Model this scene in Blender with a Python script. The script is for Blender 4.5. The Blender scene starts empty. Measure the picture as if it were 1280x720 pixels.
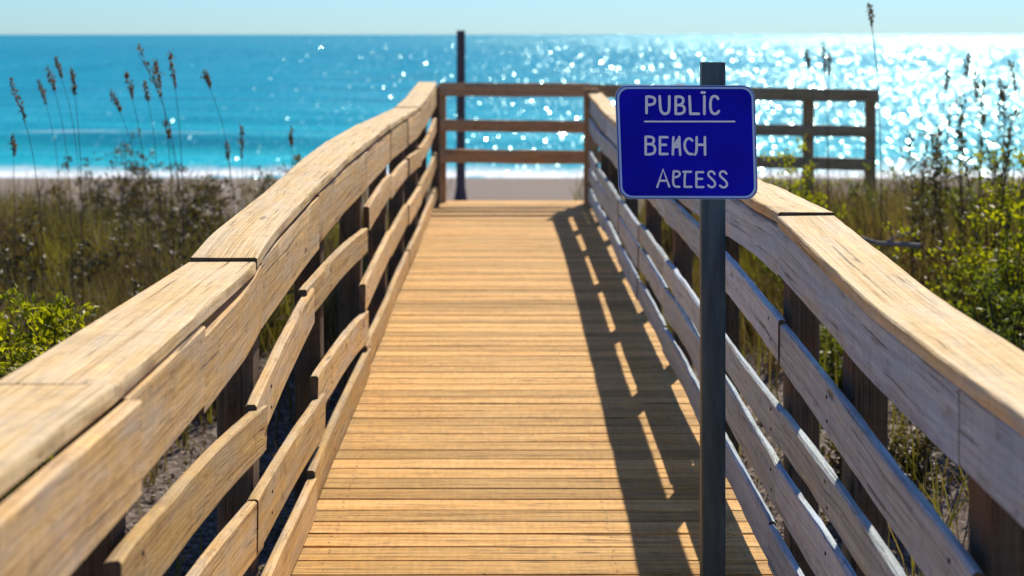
import bpy, bmesh, math, random
import numpy as np
from mathutils import Vector, noise as mnoise

random.seed(7); rng = np.random.default_rng(7)
sc = bpy.context.scene
COL = sc.collection
R = math.radians
F = 2050.0          # focal length in pixels of the 1280 wide photograph
EYE = 1.75          # eye height over the deck (deck top is z = 0)
HZ, VX = 43.0, 632.0
SUN_AZ, SUN_EL = 18.5, 42.4

def xat(px, Y): return (px - VX) * Y / F
def zat(py, Y): return EYE - (py - HZ) * Y / F

# ------------------------------------------------------------------ helpers
def tag(o, label=None, cat=None, group=None, kind=None):
    if label: o['label'] = label
    if cat: o['category'] = cat
    if group: o['group'] = group
    if kind: o['kind'] = kind
    return o

def empty(name, loc, label, cat, group=None):
    o = bpy.data.objects.new(name, None); COL.objects.link(o)
    o.location = loc; o.empty_display_size = .1
    return tag(o, label, cat, group)

def mesh_obj(name, verts, faces, mat, parent=None, uvs=None, tone=None, smooth=False, matidx=None, mats=None, sharp=None):
    me = bpy.data.meshes.new(name)
    if parent is not None:
        L = parent.matrix_basis.translation if parent.parent is None else (parent.parent.matrix_basis.translation + parent.matrix_basis.translation)
        L = np.array(L)
        verts = [(v[0]-L[0], v[1]-L[1], v[2]-L[2]) for v in verts]
    me.from_pydata([tuple(map(float, v)) for v in verts], [], [tuple(map(int, f)) for f in faces])
    for m in (mats or [mat]): me.materials.append(m)
    if uvs is not None:
        ul = me.uv_layers.new(name='UVMap')
        ul.data.foreach_set('uv', np.array(uvs, dtype=np.float32).ravel())
    if tone is not None:
        at = me.attributes.new('tone', 'FLOAT', 'FACE')
        at.data.foreach_set('value', np.array(tone, dtype=np.float32))
    if matidx is not None:
        me.polygons.foreach_set('material_index', np.array(matidx, dtype=np.int32))
    if smooth:
        me.polygons.foreach_set('use_smooth', [True]*len(me.polygons))
    me.update()
    if sharp: me.set_sharp_from_angle(angle=R(sharp))
    o = bpy.data.objects.new(name, me); COL.objects.link(o)
    if parent is not None: o.parent = parent
    return o

def np_mesh(name, V, Fq, mat, tone=None, parent=None, loc=None, uv=None, smooth=False):
    """V (n,3), Fq (m,k) arrays, fast path"""
    me = bpy.data.meshes.new(name)
    V = np.asarray(V, dtype=np.float64)
    if loc is not None: V = V - np.array(loc)
    k = Fq.shape[1]
    me.vertices.add(len(V)); me.vertices.foreach_set('co', V.astype(np.float32).ravel())
    me.loops.add(Fq.size); me.loops.foreach_set('vertex_index', Fq.astype(np.int32).ravel())
    me.polygons.add(len(Fq)); me.polygons.foreach_set('loop_start', np.arange(0, Fq.size, k, dtype=np.int32))
    me.materials.append(mat)
    if tone is not None:
        at = me.attributes.new('tone', 'FLOAT', 'FACE'); at.data.foreach_set('value', np.asarray(tone, dtype=np.float32))
    me.update(calc_edges=True); me.validate()
    if smooth: me.polygons.foreach_set('use_smooth', [True]*len(me.polygons))
    o = bpy.data.objects.new(name, me); COL.objects.link(o)
    if parent is not None: o.parent = parent
    return o

# ------------------------------------------------------------------ node helpers
class NT:
    def __init__(s, name):
        s.m = bpy.data.materials.new(name); s.m.use_nodes = True
        s.t = s.m.node_tree; s.t.nodes.clear()
        s.out = s.n('ShaderNodeOutputMaterial')
    def n(s, typ, **kw):
        nd = s.t.nodes.new(typ)
        for k, v in kw.items(): setattr(nd, k, v)
        return nd
    def l(s, a, b): s.t.links.new(a, b)
    def set(s, sock, v):
        if isinstance(v, bpy.types.NodeSocket): s.l(v, sock)
        elif isinstance(v, (tuple, list)) and len(v) == 3 and sock.type == 'RGBA': sock.default_value = (*v, 1)
        else: sock.default_value = v
    def math(s, op, a, b=None, c=None, clamp=False):
        nd = s.n('ShaderNodeMath', operation=op, use_clamp=clamp)
        for i, v in enumerate((a, b, c)):
            if v is not None: s.set(nd.inputs[i], v)
        return nd.outputs[0]
    def vmul(s, vec, tup):
        nd = s.n('ShaderNodeVectorMath', operation='MULTIPLY'); s.set(nd.inputs[0], vec); nd.inputs[1].default_value = tup
        return nd.outputs[0]
    def vadd(s, a, b):
        nd = s.n('ShaderNodeVectorMath', operation='ADD'); s.set(nd.inputs[0], a); s.set(nd.inputs[1], b); return nd.outputs[0]
    def comb(s, x, y, z):
        nd = s.n('ShaderNodeCombineXYZ')
        for i, v in enumerate((x, y, z)): s.set(nd.inputs[i], v)
        return nd.outputs[0]
    def sep(s, v):
        nd = s.n('ShaderNodeSeparateXYZ'); s.l(v, nd.inputs[0]); return nd.outputs
    def noise(s, vec, scale=1, detail=3, rough=.5, dist=0.0, col=False):
        nd = s.n('ShaderNodeTexNoise'); s.l(vec, nd.inputs['Vector'])
        nd.inputs['Scale'].default_value = scale; nd.inputs['Detail'].default_value = detail
        nd.inputs['Roughness'].default_value = rough; nd.inputs['Distortion'].default_value = dist
        return nd.outputs['Color' if col else 'Fac']
    def ramp(s, fac, stops):
        nd = s.n('ShaderNodeValToRGB'); s.set(nd.inputs[0], fac)
        e = nd.color_ramp.elements
        while len(e) < len(stops): e.new(.5)
        for el, (p, c) in zip(e, stops):
            el.position = p; el.color = (*c, 1) if len(c) == 3 else c
        return nd.outputs[0]
    def rng(s, v, a, b, c=0., d=1.):
        nd = s.n('ShaderNodeMapRange'); s.set(nd.inputs[0], v)
        for i, q in enumerate((a, b, c, d)): nd.inputs[i+1].default_value = q
        return nd.outputs[0]
    def mix(s, fac, a, b, mode='MIX'):
        nd = s.n('ShaderNodeMix', data_type='RGBA', blend_type=mode)
        s.set(nd.inputs[0], fac); s.set(nd.inputs[6], a); s.set(nd.inputs[7], b); return nd.outputs[2]
    def bump(s, h, strength=.5, dist=.01, normal=None):
        nd = s.n('ShaderNodeBump'); s.l(h, nd.inputs['Height'])
        nd.inputs['Strength'].default_value = strength; nd.inputs['Distance'].default_value = dist
        if normal is not None: s.l(normal, nd.inputs['Normal'])
        return nd.outputs[0]
    def principled(s, col, rough=.6, normal=None, spec=.4, metal=0., **kw):
        nd = s.n('ShaderNodeBsdfPrincipled')
        s.set(nd.inputs['Base Color'], col); s.set(nd.inputs['Roughness'], rough)
        nd.inputs['Specular IOR Level'].default_value = spec; nd.inputs['Metallic'].default_value = metal
        if normal is not None: s.l(normal, nd.inputs['Normal'])
        for k, v in kw.items(): s.set(nd.inputs[k], v)
        return nd.outputs[0]
    def done(s, sh): s.l(sh, s.out.inputs['Surface']); return s.m

def wood(name, light, mid, dark, grey, greyamt, rough=.75, gstr=.5, vary=.5, dirty=.5):
    s = NT(name)
    uv = s.n('ShaderNodeUVMap', uv_map='UVMap').outputs[0]
    ta = s.n('ShaderNodeAttribute', attribute_name='tone', attribute_type='GEOMETRY').outputs['Fac']
    u, v, _ = s.sep(uv)
    tz = s.math('MULTIPLY', ta, 31.7)
    P = s.comb(u, v, tz)
    # knots: sparse cells; they bend the grain round them
    vo = s.n('ShaderNodeTexVoronoi', feature='F1'); s.l(s.vmul(P, (2.2, 9.0, 1.0)), vo.inputs['Vector'])
    vo.inputs['Scale'].default_value = 1.0; vo.inputs['Randomness'].default_value = 1.0
    kd = vo.outputs['Distance']; kc = s.sep(vo.outputs['Color'])[0]
    kon = s.math('GREATER_THAN', kc, .80)
    bend = s.math('MULTIPLY', s.math('MULTIPLY', s.math('POWER', s.rng(kd, 0., .45, 1., 0.), 2.), kon), .014)
    wob = s.math('MULTIPLY', s.noise(s.vmul(P, (1.1, 3., 1.)), 1, 2), .018)
    v2 = s.math('ADD', s.math('ADD', v, bend), wob)
    G = s.comb(u, v2, tz)
    g1 = s.noise(s.vmul(G, (1.7, 190., 1.)), 1, 5, .7)
    g2 = s.noise(s.vmul(G, (.8, 48., 1.)), 1, 5, .65)
    g3 = s.noise(s.vmul(G, (14., 420., 1.)), 1, 2, .5)
    gr = s.math('ADD', s.math('MULTIPLY', g1, .55), s.math('MULTIPLY', g2, .45))
    col = s.ramp(gr, [(.36, dark), (.47, mid), (.58, light)])
    blotch = s.noise(s.vmul(P, (2.6, 14., 1.)), 1, 6, .72)
    col = s.mix(s.math('MULTIPLY', s.rng(blotch, .42, .66), greyamt), col, grey)
    # whole-board variation in hue and value
    tv = s.rng(ta, 0., 1., 1 - vary*.45, 1 + vary*.35)
    cc = s.comb(tv, tv, s.math('POWER', tv, 1.35))
    col = s.mix(1., col, cc, 'MULTIPLY')
    knot = s.math('MULTIPLY', s.rng(kd, .05, .13, 1., 0.), kon)
    col = s.mix(s.math('MULTIPLY', knot, .8), col, tuple(c*.28 for c in dark))
    crack_h = s.noise(s.vmul(G, (1.6, 75., 1.)), 1.0, 3, .7, .2)
    crack = s.rng(crack_h, .630, .665)
    stain = s.noise(s.vmul(P, (18., 30., 1.)), 1, 3, .6)
    spots = s.rng(stain, .70, .76)
    col = s.mix(s.math('MULTIPLY', crack, .75), col, tuple(c*.22 for c in dark))
    col = s.mix(s.math('MULTIPLY', spots, .6), col, tuple(c*.35 for c in dark))
    saw = s.noise(s.vmul(P, (55., 9., 1.)), 1, 3, .6)
    sv = s.rng(saw, .35, .65, .90, 1.07); col = s.mix(1., col, s.comb(sv, sv, sv), 'MULTIPLY')
    fib = s.noise(s.vmul(G, (5., 300., 1.)), 1, 3, .7)
    fv = s.rng(fib, .38, .62, .80, 1.12); col = s.mix(1., col, s.comb(fv, fv, fv), 'MULTIPLY')
    dirt = s.noise(s.vmul(P, (7., 22., 1.)), 1, 6, .75)
    col = s.mix(s.rng(dirt, .56, .66, 0., dirty), col, tuple(c*.55 for c in dark))
    h = s.math('SUBTRACT', s.math('ADD', s.math('MULTIPLY', gr, .8), s.math('MULTIPLY', g3, .35)), s.math('MULTIPLY', s.math('MAXIMUM', crack, knot), .7))
    nm = s.bump(h, gstr, .009)
    return s.done(s.principled(col, s.rng(gr, .3, .7, rough+.1, rough-.1), nm, .25))

M = {}
M['deck'] = wood('deck_wood', (.82, .475, .135), (.62, .325, .078), (.21, .09, .022), (.72, .48, .20), .45, .72, .9, .65, .4)
M['rail_sun'] = wood('rail_pine', (.82, .54, .22), (.66, .395, .135), (.30, .16, .055), (.56, .48, .38), .6, .75, .7, .6)
M['rail_grey'] = wood('rail_weathered_shade', (.62, .68, .67), (.47, .52, .52), (.20, .205, .21), (.46, .58, .70), .8, .5, .9, .35)  # weathered grey, with the blue of skylit shade mixed into the wood colour
M['cap'] = wood('cap_pine', (.84, .60, .29), (.74, .49, .20), (.44, .26, .09), (.66, .56, .42), .55, .7, .6, .35, .3)
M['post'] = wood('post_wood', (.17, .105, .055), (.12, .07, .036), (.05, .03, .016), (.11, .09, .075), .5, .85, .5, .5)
M['fence'] = wood('fence_wood', (.70, .42, .20), (.54, .31, .145), (.26, .14, .06), (.55, .40, .25), .4, .8, .4, .4)
M['piling'] = wood('piling_wood', (.17, .13, .12), (.12, .095, .095), (.05, .042, .042), (.15, .14, .15), .6, .9, .5, .3)
M['drift'] = wood('driftwood', (.40, .34, .27), (.30, .25, .19), (.14, .11, .08), (.35, .32, .28), .6, .9, .5, .3)

def simple(name, col, rough=.5, spec=.5, metal=0., **kw):
    s = NT(name); return s.done(s.principled(col, rough, None, spec, metal, **kw))
M['end'] = wood('end_grain_shaded', (.20, .135, .075), (.14, .09, .05), (.06, .04, .022), (.14, .12, .10), .4, .85, .6, .4)  # cut board ends: shade on the camera-facing ends painted in as dark brown
M['nail'] = simple('nail_rust', (.05, .03, .025), .6, .5, .6)

def leafmat(name, a, b, c, trans=.5, rough=.45):
    s = NT(name)
    ta = s.n('ShaderNodeAttribute', attribute_name='tone', attribute_type='GEOMETRY').outputs['Fac']
    col = s.ramp(ta, [(0., a), (.55, b), (1., c)])
    geo = s.n('ShaderNodeNewGeometry')
    nz = s.noise(geo.outputs['Position'], 9., 3)
    col = s.mix(s.rng(nz, .35, .7, 0., .45), col, tuple(q*.55 for q in b))
    p = s.principled(col, rough, None, .35)
    tr = s.n('ShaderNodeBsdfTranslucent'); s.l(s.mix(1., col, (1.25, 1.3, .55), 'MULTIPLY'), tr.inputs['Color'])
    mx = s.n('ShaderNodeMixShader'); mx.inputs[0].default_value = trans
    s.l(p, mx.inputs[1]); s.l(tr.outputs[0], mx.inputs[2])
    return s.done(mx.outputs[0])
M['leaf_bright'] = leafmat('leaf_bright', (.20, .20, .008), (.36, .36, .012), (.56, .53, .02), .6)
M['leaf_green'] = leafmat('leaf_green', (.065, .085, .012), (.14, .165, .018), (.28, .29, .04), .55)
M['leaf_dark'] = leafmat('leaf_dark', (.055, .040, .020), (.105, .080, .032), (.19, .145, .06), .4)
M['grass'] = leafmat('grass_olive', (.085, .070, .024), (.17, .15, .035), (.30, .26, .07), .45, .5)
M['grass_dry'] = leafmat('grass_dry', (.065, .045, .028), (.19, .13, .07), (.42, .30, .18), .35, .6)
M['oat'] = leafmat('sea_oat', (.12, .07, .05), (.19, .11, .07), (.30, .19, .11), .4, .6)
M['twig'] = simple('twig_bark', (.06, .045, .035), .9, .2)

# ------------------------------------------------------------------ boards
def board(name, path, w, t, mat, parent, flat=False, tone=None, wob=.0025, ch=.004, rot=None, smooth=38, endcut=0.0, wl=None, soft=2):
    """One plank swept along a list of (x,y,z) centre points running mostly along Y.
    w = wide side, t = thickness; flat: wide side is horizontal."""
    pts = [Vector(p) for p in path]
    # resample
    out = [pts[0]]
    for a, b in zip(pts, pts[1:]):
        n = max(1, int((b-a).length/.07))
        for i in range(1, n+1): out.append(a.lerp(b, i/n))
    # smooth (not the ends)
    for _ in range(soft):
        o2 = out[:]
        for i in range(1, len(out)-1): o2[i] = (out[i-1]+out[i]*2+out[i+1])/4
        out = o2
    hw, ht = w/2, t/2
    prof = [(-hw+ch, -ht), (-hw, -ht+ch), (-hw, ht-ch), (-hw+ch, ht), (0, ht), (hw-ch, ht), (hw, ht-ch), (hw, -ht+ch), (hw-ch, -ht), (0, -ht)]
    per = [0]
    for i in range(len(prof)):
        a, b = prof[i], prof[(i+1) % len(prof)]
        per.append(per[-1]+math.hypot(a[0]-b[0], a[1]-b[1]))
    seed = random.random()*100
    if tone is None: tone = random.random()
    verts = []; us = []; dist = 0
    for i, p in enumerate(out):
        if i: dist += (p-out[i-1]).length
        q = out[min(i+1, len(out)-1)]-out[max(i-1, 0)]; q.normalize()
        up = Vector((0, 0, 1)); side = q.cross(up); side.normalize(); up = side.cross(q)
        f = i/(len(out)-1)
        r = (rot[0]*(1-f)+rot[1]*f) if rot else 0.
        for j, (a, b) in enumerate(prof):
            na = mnoise.noise(Vector((dist*2.1, j*.35+seed, seed)))*wob + mnoise.noise(Vector((dist*9, j*1.7+seed, seed+9)))*wob*.6
            if wl: a *= (wl[0]*(1-f)+wl[1]*f)
            if i in (0, len(out)-1): a *= 1-endcut
            a2 = a + (na if abs(a) > ht*.5 or True else 0); b2 = b + na*.5
            a3 = a2*math.cos(r)-b2*math.sin(r); b3 = a2*math.sin(r)+b2*math.cos(r)
            if flat: v = p + side*a3 + up*b3
            else: v = p + up*a3 + side*b3
            verts.append(v)
        us.append(dist)
    n = len(prof); faces = []; uvs = []; tones = []
    ru, rv = random.random()*50, random.random()*50
    for i in range(len(out)-1):
        for j in range(n):
            a = i*n+j; b = i*n+(j+1) % n; c = (i+1)*n+(j+1) % n; d = (i+1)*n+j
            faces.append((a, b, c, d))
            uvs += [(us[i]+ru, per[j]+rv), (us[i]+ru, per[j+1]+rv), (us[i+1]+ru, per[j+1]+rv), (us[i+1]+ru, per[j]+rv)]
            tones.append(tone)
    ends = []
    for base, rev in ((0, True), ((len(out)-1)*n, False)):
        idx = list(range(n))
        if rev: idx = idx[::-1]
        faces.append([base+k for k in idx]); ends.append(len(faces)-1); uvs += [(ru+prof[k][0]*.3, rv+prof[k][1]*3+prof[k][0]) for k in idx]; tones.append(tone*.6)
    mi_ = [0]*len(faces)
    for e_ in ends: mi_[e_] = 1
    me = mesh_obj(name, verts, faces, mat, parent, uvs, tones, True, mi_, [mat, M['end']], sharp=smooth)
    bm = bmesh.new(); bm.from_mesh(me.data); bmesh.ops.recalc_face_normals(bm, faces=bm.faces); bm.to_mesh(me.data); bm.free()
    me.data.set_sharp_from_angle(angle=R(smooth))
    return me

def post(name, x, y, z0, z1, w, d, mat, parent, lean=0.0):
    # upright: sweep as a board then the path runs along Z
    seed = random.random()*9; tone = random.random()
    n = 10; verts = []; faces = []; uvs = []; tones = []
    c = .006; hw, hd = w/2, d/2
    prof = [(-hw+c, -hd), (hw-c, -hd), (hw, -hd+c), (hw, hd-c), (hw-c, hd), (-hw+c, hd), (-hw, hd-c), (-hw, -hd+c)]
    per = [0]
    for i in range(8):
        a, b = prof[i], prof[(i+1) % 8]; per.append(per[-1]+math.hypot(a[0]-b[0], a[1]-b[1]))
    for i in range(n+1):
        z = z0+(z1-z0)*i/n
        for (a, b) in prof:
            verts.append((x+a+lean*(z-z0)+mnoise.noise(Vector((z*3, a*20, seed)))*.004, y+b, z))
    ru, rv = random.random()*50, random.random()*50
    for i in range(n):
        za, zb = z0+(z1-z0)*i/n, z0+(z1-z0)*(i+1)/n
        for j in range(8):
            faces.append((i*8+j, i*8+(j+1) % 8, (i+1)*8+(j+1) % 8, (i+1)*8+j))
            uvs += [(za+ru, per[j]+rv), (za+ru, per[j+1]+rv), (zb+ru, per[j+1]+rv), (zb+ru, per[j]+rv)]; tones.append(tone)
    faces.append([n*8+k for k in range(8)]); uvs += [(ru+p[0]*.3, rv+p[1]*3) for p in prof]; tones.append(tone)
    faces.append([k for k in range(7, -1, -1)]); uvs += [(ru, rv)]*8; tones.append(tone)
    return mesh_obj(name, verts, faces, mat, parent, uvs, tones)

def interp(tab, y):
    ys = [a for a, _ in tab]; vs = [b for _, b in tab]
    return float(np.interp(y, ys, vs))

# ------------------------------------------------------------------ terrain
def gz(X, Y):
    X = np.asarray(X, dtype=float); Y = np.asarray(Y, dtype=float)
    z = np.interp(Y, [-30, 0, 8, 14, 22, 30, 38, 46, 60, 120, 400], [-.4, -.55, -.55, -.62, -1.02, -1.25, -1.62, -2.27, -2.9, -4.5, -12])
    bumps = .10*np.sin(X*1.3+.7)*np.sin(Y*.9+1.1)+.06*np.sin(X*2.9+Y*1.7)+.03*np.sin(X*6.1-Y*5.3)
    near = np.clip(1-np.abs(Y-12)/22, 0, 1)
    z = z + bumps*near*np.clip((np.abs(X)-.6)/1.0, .15, 1)
    # low dune to the right of the walk
    z = z + .45*np.exp(-((X-4.6)/2.2)**2-((Y-12)/7.5)**2) + .25*np.exp(-((X+6)/3)**2-((Y-13)/8)**2)
    return z

ys = np.concatenate([np.arange(-12, 40, .3), np.arange(40, 70, 1.), np.geomspace(70, 26000, 30)])
xs = np.concatenate([-np.geomspace(14, 26000, 22)[::-1], np.arange(-13.7, 13.8, .3), np.geomspace(14, 26000, 22)])
GX, GY = np.meshgrid(xs, ys)
GZ = gz(GX, GY)
V = np.stack([GX.ravel(), GY.ravel(), GZ.ravel()], 1)
nx, ny = len(xs), len(ys)
ii = (np.arange(ny-1)[:, None]*nx+np.arange(nx-1)[None]).ravel()
Q = np.stack([ii, ii+1, ii+1+nx, ii+nx], 1)

s = NT('dune_sand')
pos = s.n('ShaderNodeNewGeometry').outputs['Position']
px_, py_, pz_ = s.sep(pos)
n1 = s.noise(pos, 1.6, 5, .6); n2 = s.noise(pos, 22., 5, .7); n3 = s.noise(pos, 70., 3, .6)
sand = s.ramp(n2, [(.3, (.19, .15, .12)), (.7, (.29, .235, .195))])
litter = s.ramp(n2, [(.34, (.030, .022, .018)), (.48, (.11, .078, .06)), (.58, (.24, .19, .165)), (.70, (.44, .38, .35))])
far = s.rng(py_, 20., 31., 0., 1.)
lit = s.math('MULTIPLY', s.math('SUBTRACT', 1., far), s.rng(n1, .30, .42, .55, 1.))
col = s.mix(lit, sand, litter)
wet = s.rng(py_, 38., 43., 0., .6)
col = s.mix(wet, col, (.14, .12, .105))
h = s.math('ADD', s.math('MULTIPLY', n2, .7), s.math('MULTIPLY', n3, .5))
s.done(s.principled(col, s.rng(py_, 40., 47., .95, .35), s.bump(h, .8, .03), .3))
M['sand'] = s.m
g = np_mesh('ground', V, Q, M['sand'], smooth=True); tag(g, kind='structure')

# ------------------------------------------------------------------ sea
SEA = -2.25
ys = np.concatenate([np.arange(43, 90, .22), np.geomspace(90, 600, 240), np.geomspace(620, 26000, 30)])
xs = np.concatenate([-np.geomspace(62, 26000, 18)[::-1], np.arange(-60, 60.1, 1.0), np.geomspace(62, 26000, 18)])
GX, GY = np.meshgrid(xs, ys)
amp = np.interp(GY, [44, 47, 58, 120, 400, 900], [.0, .04, .16, .18, .2, 0])
wob = GX*.05+1.6*np.sin(GX*.045+1)+.9*np.sin(GX*.13)
WZ = amp*(np.sin((GY+wob)*.62)**3*.8+.5*np.sin((GY*.31-wob*.6)+.4*np.sin(GX*.2))+.25*np.sin(GY*1.9+GX*.5))
# the two breakers by the beach
for yc, a_, wd in ((50.0, .18, 1.2), (60.0, .34, 1.6), (73.0, .24, 1.8)):
    c = yc+.7*np.sin(GX*.11+yc)+.35*np.sin(GX*.31)
    WZ += a_*np.exp(-((GY-c)/wd)**2)*(.75+.35*np.sin(GX*.17+yc))
V = np.stack([GX.ravel(), GY.ravel(), (SEA+WZ).ravel()], 1)
nx, ny = len(xs), len(ys)
ii = (np.arange(ny-1)[:, None]*nx+np.arange(nx-1)[None]).ravel()
Q = np.stack([ii, ii+1, ii+1+nx, ii+nx], 1)

s = NT('sea_water')
pos = s.n('ShaderNodeNewGeometry').outputs['Position']
X_, Y_, Z_ = s.sep(pos)
depth = s.ramp(s.rng(Y_, 47., 320.), [(0., (.002, .40, .44)), (.07, (.0003, .32, .38)), (.22, (.0002, .265, .34)), (1., (.0001, .225, .30))])
bands = s.noise(s.vmul(pos, (.035, .30, 0.)), 1, 4, .6)
fine = s.noise(s.vmul(pos, (.5, 2.2, 0.)), 1, 4, .6)
bm_ = s.math('ADD', s.math('MULTIPLY', bands, .65), s.math('MULTIPLY', fine, .35))
dv = s.rng(bm_, .36, .64, .76, 1.22)
depth = s.mix(1., depth, s.comb(dv, dv, dv), 'MULTIPLY')
body_n = s.bump(fine, .5, .25)
body = s.principled(depth, .8, body_n, .0)
def facets(cell, sx, sy):
    vo = s.n('ShaderNodeTexVoronoi', feature='F1', voronoi_dimensions='2D')
    s.l(s.vmul(pos, (1/cell[0], 1/cell[1], 1.)), vo.inputs['Vector']); vo.inputs['Scale'].default_value = 1.
    c = s.sep(vo.outputs['Color'])
    r = s.math('SQRT', s.math('MULTIPLY', s.math('LOGARITHM', s.math('MAXIMUM', c[0], .0005), math.e), -2.))
    th = s.math('MULTIPLY', c[1], 6.28318)
    ax = s.math('MULTIPLY', s.math('MULTIPLY', r, s.math('COSINE', th)), sx)
    ay = s.math('MULTIPLY', s.math('MULTIPLY', r, s.math('SINE', th)), sy)
    v = s.comb(ax, ay, 1.)
    nd = s.n('ShaderNodeVectorMath', operation='NORMALIZE'); s.l(v, nd.inputs[0]); return nd.outputs[0]
SL = .200
na = facets((.055, .40), .152, .225); nb = facets((.14, 2.2), .158, .225)
nm = s.n('ShaderNodeMix', data_type='VECTOR'); s.l(s.math('GREATER_THAN', Y_, 190.), nm.inputs[0]); s.l(na, nm.inputs[4]); s.l(nb, nm.inputs[5])
gl = s.n('ShaderNodeBsdfAnisotropic'); gl.inputs['Color'].default_value = (.60, .93, 1, 1); gl.inputs['Roughness'].default_value = .21
s.l(nm.outputs[1], gl.inputs['Normal'])
mx = s.n('ShaderNodeMixShader'); mx.inputs[0].default_value = .26
s.l(body, mx.inputs[1]); s.l(gl.outputs[0], mx.inputs[2])
# foam: the wash on the sand and broken crests
fx = s.noise(s.vmul(pos, (.22, .5, 0.)), 1, 5, .65); fy = s.noise(s.vmul(pos, (1.4, 1.4, 0.)), 1, 4, .6)
fz = s.noise(s.vmul(pos, (.9, .25, 0.)), 1, 4, .7)
e = s.math('ADD', Y_, s.math('ADD', s.math('MULTIPLY', s.math('SUBTRACT', fx, .5), 4.), s.math('MULTIPLY', s.math('SUBTRACT', fz, .5), 3.5)))
shore = s.math('MULTIPLY', s.rng(e, 45.4, 45.9), s.rng(e, 46.8, 49.6, 1., 0.))
shore = s.math('MULTIPLY', shore, s.rng(fy, .30, .5, .55, 1.))
crest = s.math('MULTIPLY', s.rng(Z_, SEA+.34, SEA+.46), s.rng(fx, .42, .60))
crest = s.math('MULTIPLY', crest, s.rng(Y_, 80., 95., .8, 0.))
foam = s.math('MAXIMUM', shore, crest, clamp=True)
fs = s.principled((.80, .82, .84), .8, s.bump(fy, .6, .1), .2)
mf = s.n('ShaderNodeMixShader'); s.l(foam, mf.inputs[0]); s.l(mx.outputs[0], mf.inputs[1]); s.l(fs, mf.inputs[2])
M['sea'] = s.done(mf.outputs[0])
g = np_mesh('sea', V, Q, M['sea'], smooth=True); tag(g, kind='structure')

# ------------------------------------------------------------------ boardwalk deck
walk = empty('boardwalk', (0.1, 8, 0), 'sunlit orange-brown plank boardwalk leading straight to the beach', 'boardwalk')
verts, faces, uvs, tones, mi = [], [], [], [], []
y = .4; DX0, DX1 = -.745, .90
while y < 17.25:
    pw = .138+random.uniform(-.003, .003); gap = random.uniform(.004, .009)
    x0 = DX0+random.uniform(-.012, .006); x1 = DX1+random.uniform(-.006, .012)
    tone = random.random(); ru, rv = random.random()*60, random.random()*60
    cup = random.uniform(-.0015, .0012); lift = random.uniform(-.0015, .0015); c = .004
    segs = 12; prof = [(0, -.036), (0, -c), (c, 0), (pw*.5, cup), (pw-c, 0), (pw, -c), (pw, -.036)]
    base = len(verts); sk = random.uniform(-.003, .003); sd = random.random()*50
    for i in range(segs+1):
        x = x0+(x1-x0)*i/segs
        for (a, b) in prof:
            verts.append((x, y+a+sk*i/segs+mnoise.noise(Vector((x*2, a*9, sd)))*.0015, b+lift+mnoise.noise(Vector((x*1.5, sd, a*4)))*.002-.0015))
    k = len(prof)
    for i in range(segs):
        xa, xb = x0+(x1-x0)*i/segs, x0+(x1-x0)*(i+1)/segs
        for j in range(k-1):
            a = base+i*k+j
            faces.append((a, a+k, a+k+1, a+1)); va, vb = prof[j][0]-prof[j][1], prof[j+1][0]-prof[j+1][1]
            uvs += [(xa+ru, va+rv), (xb+ru, va+rv), (xb+ru, vb+rv), (xa+ru, vb+rv)]; tones.append(tone); mi.append(0)
    for ed in (base, base+segs*k):
        f = list(range(ed, ed+k)); faces.append(f if ed == base else f[::-1]); uvs += [(ru, rv)]*k; tones.append(tone*.5); mi.append(0)
    # nail heads over the three joists
    for nx_ in (-.60, .365, .80):
        for ny_ in (.035, .103):
            if random.random() < .12: continue
            cx, cy = nx_+random.uniform(-.008, .008), y+ny_+random.uniform(-.008, .008)
            b0 = len(verts); rr = .0042
            for q in range(7): verts.append((cx+rr*math.cos(q*.897), cy+rr*math.sin(q*.897), lift+.0016))
            faces.append(list(range(b0, b0+7))); uvs += [(0, 0)]*7; tones.append(0); mi.append(1)
    y += pw+gap
mesh_obj('deck', verts, faces, None, walk, uvs, tones, False, mi, [M['deck'], M['nail']])
for bx_ in (-.62, .365, .80):
    board('joist', [(bx_, .4, -.12), (bx_, 8, -.12), (bx_, 17.1, -.12)], .16, .045, M['post'], walk)

# ------------------------------------------------------------------ railings
IL, IR = -.70, .84
capL = [(0, 1.15), (2.2, 1.145), (3.0, 1.120), (4.61, 1.112), (4.63, 1.138), (5.8, 1.180), (7.2, 1.203), (9.9, 1.208), (13.2, 1.165), (14.6, 1.185), (16.6, 1.262)]
capR = [(0, 1.13), (3, 1.128), (3.8, 1.13), (4.5, 1.165), (5.07, 1.192), (6.0, 1.18), (8, 1.13), (12, 1.085), (14, 1.08), (16.8, 1.15)]
CT = .036

railL = empty('wooden_railing', (-.8, 8, 0), 'left railing of the boardwalk, sunlit tan boards with warped wavy cap', 'railing', 'railings along the boardwalk')
railR = empty('wooden_railing', (.95, 8, 0), 'right railing of the boardwalk, shaded grey weathered boards behind the blue sign', 'railing', 'railings along the boardwalk')

def cap(side, y0, y1, tab, wtab, mat, off=0., edge=0., tone=None, **kw):
    n = max(3, int((y1-y0)/.22)); path = []
    w = interp(wtab, (y0+y1)/2)
    for i in range(n+1):
        yy = y0+(y1-y0)*i/n; ww = interp(wtab, yy)
        f = i/n; ww = interp(wtab, y0)*(1-f)+interp(wtab, y1)*f
        x = (IL-ww/2+edge) if side < 0 else (IR+ww/2+edge)
        path.append((x, yy, interp(tab, yy)-CT/2+off))
    return board('cap_board', path, w, CT, mat, railL if side < 0 else railR, flat=True, tone=tone, wl=(interp(wtab, y0)/w, interp(wtab, y1)/w), **kw)

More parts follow.
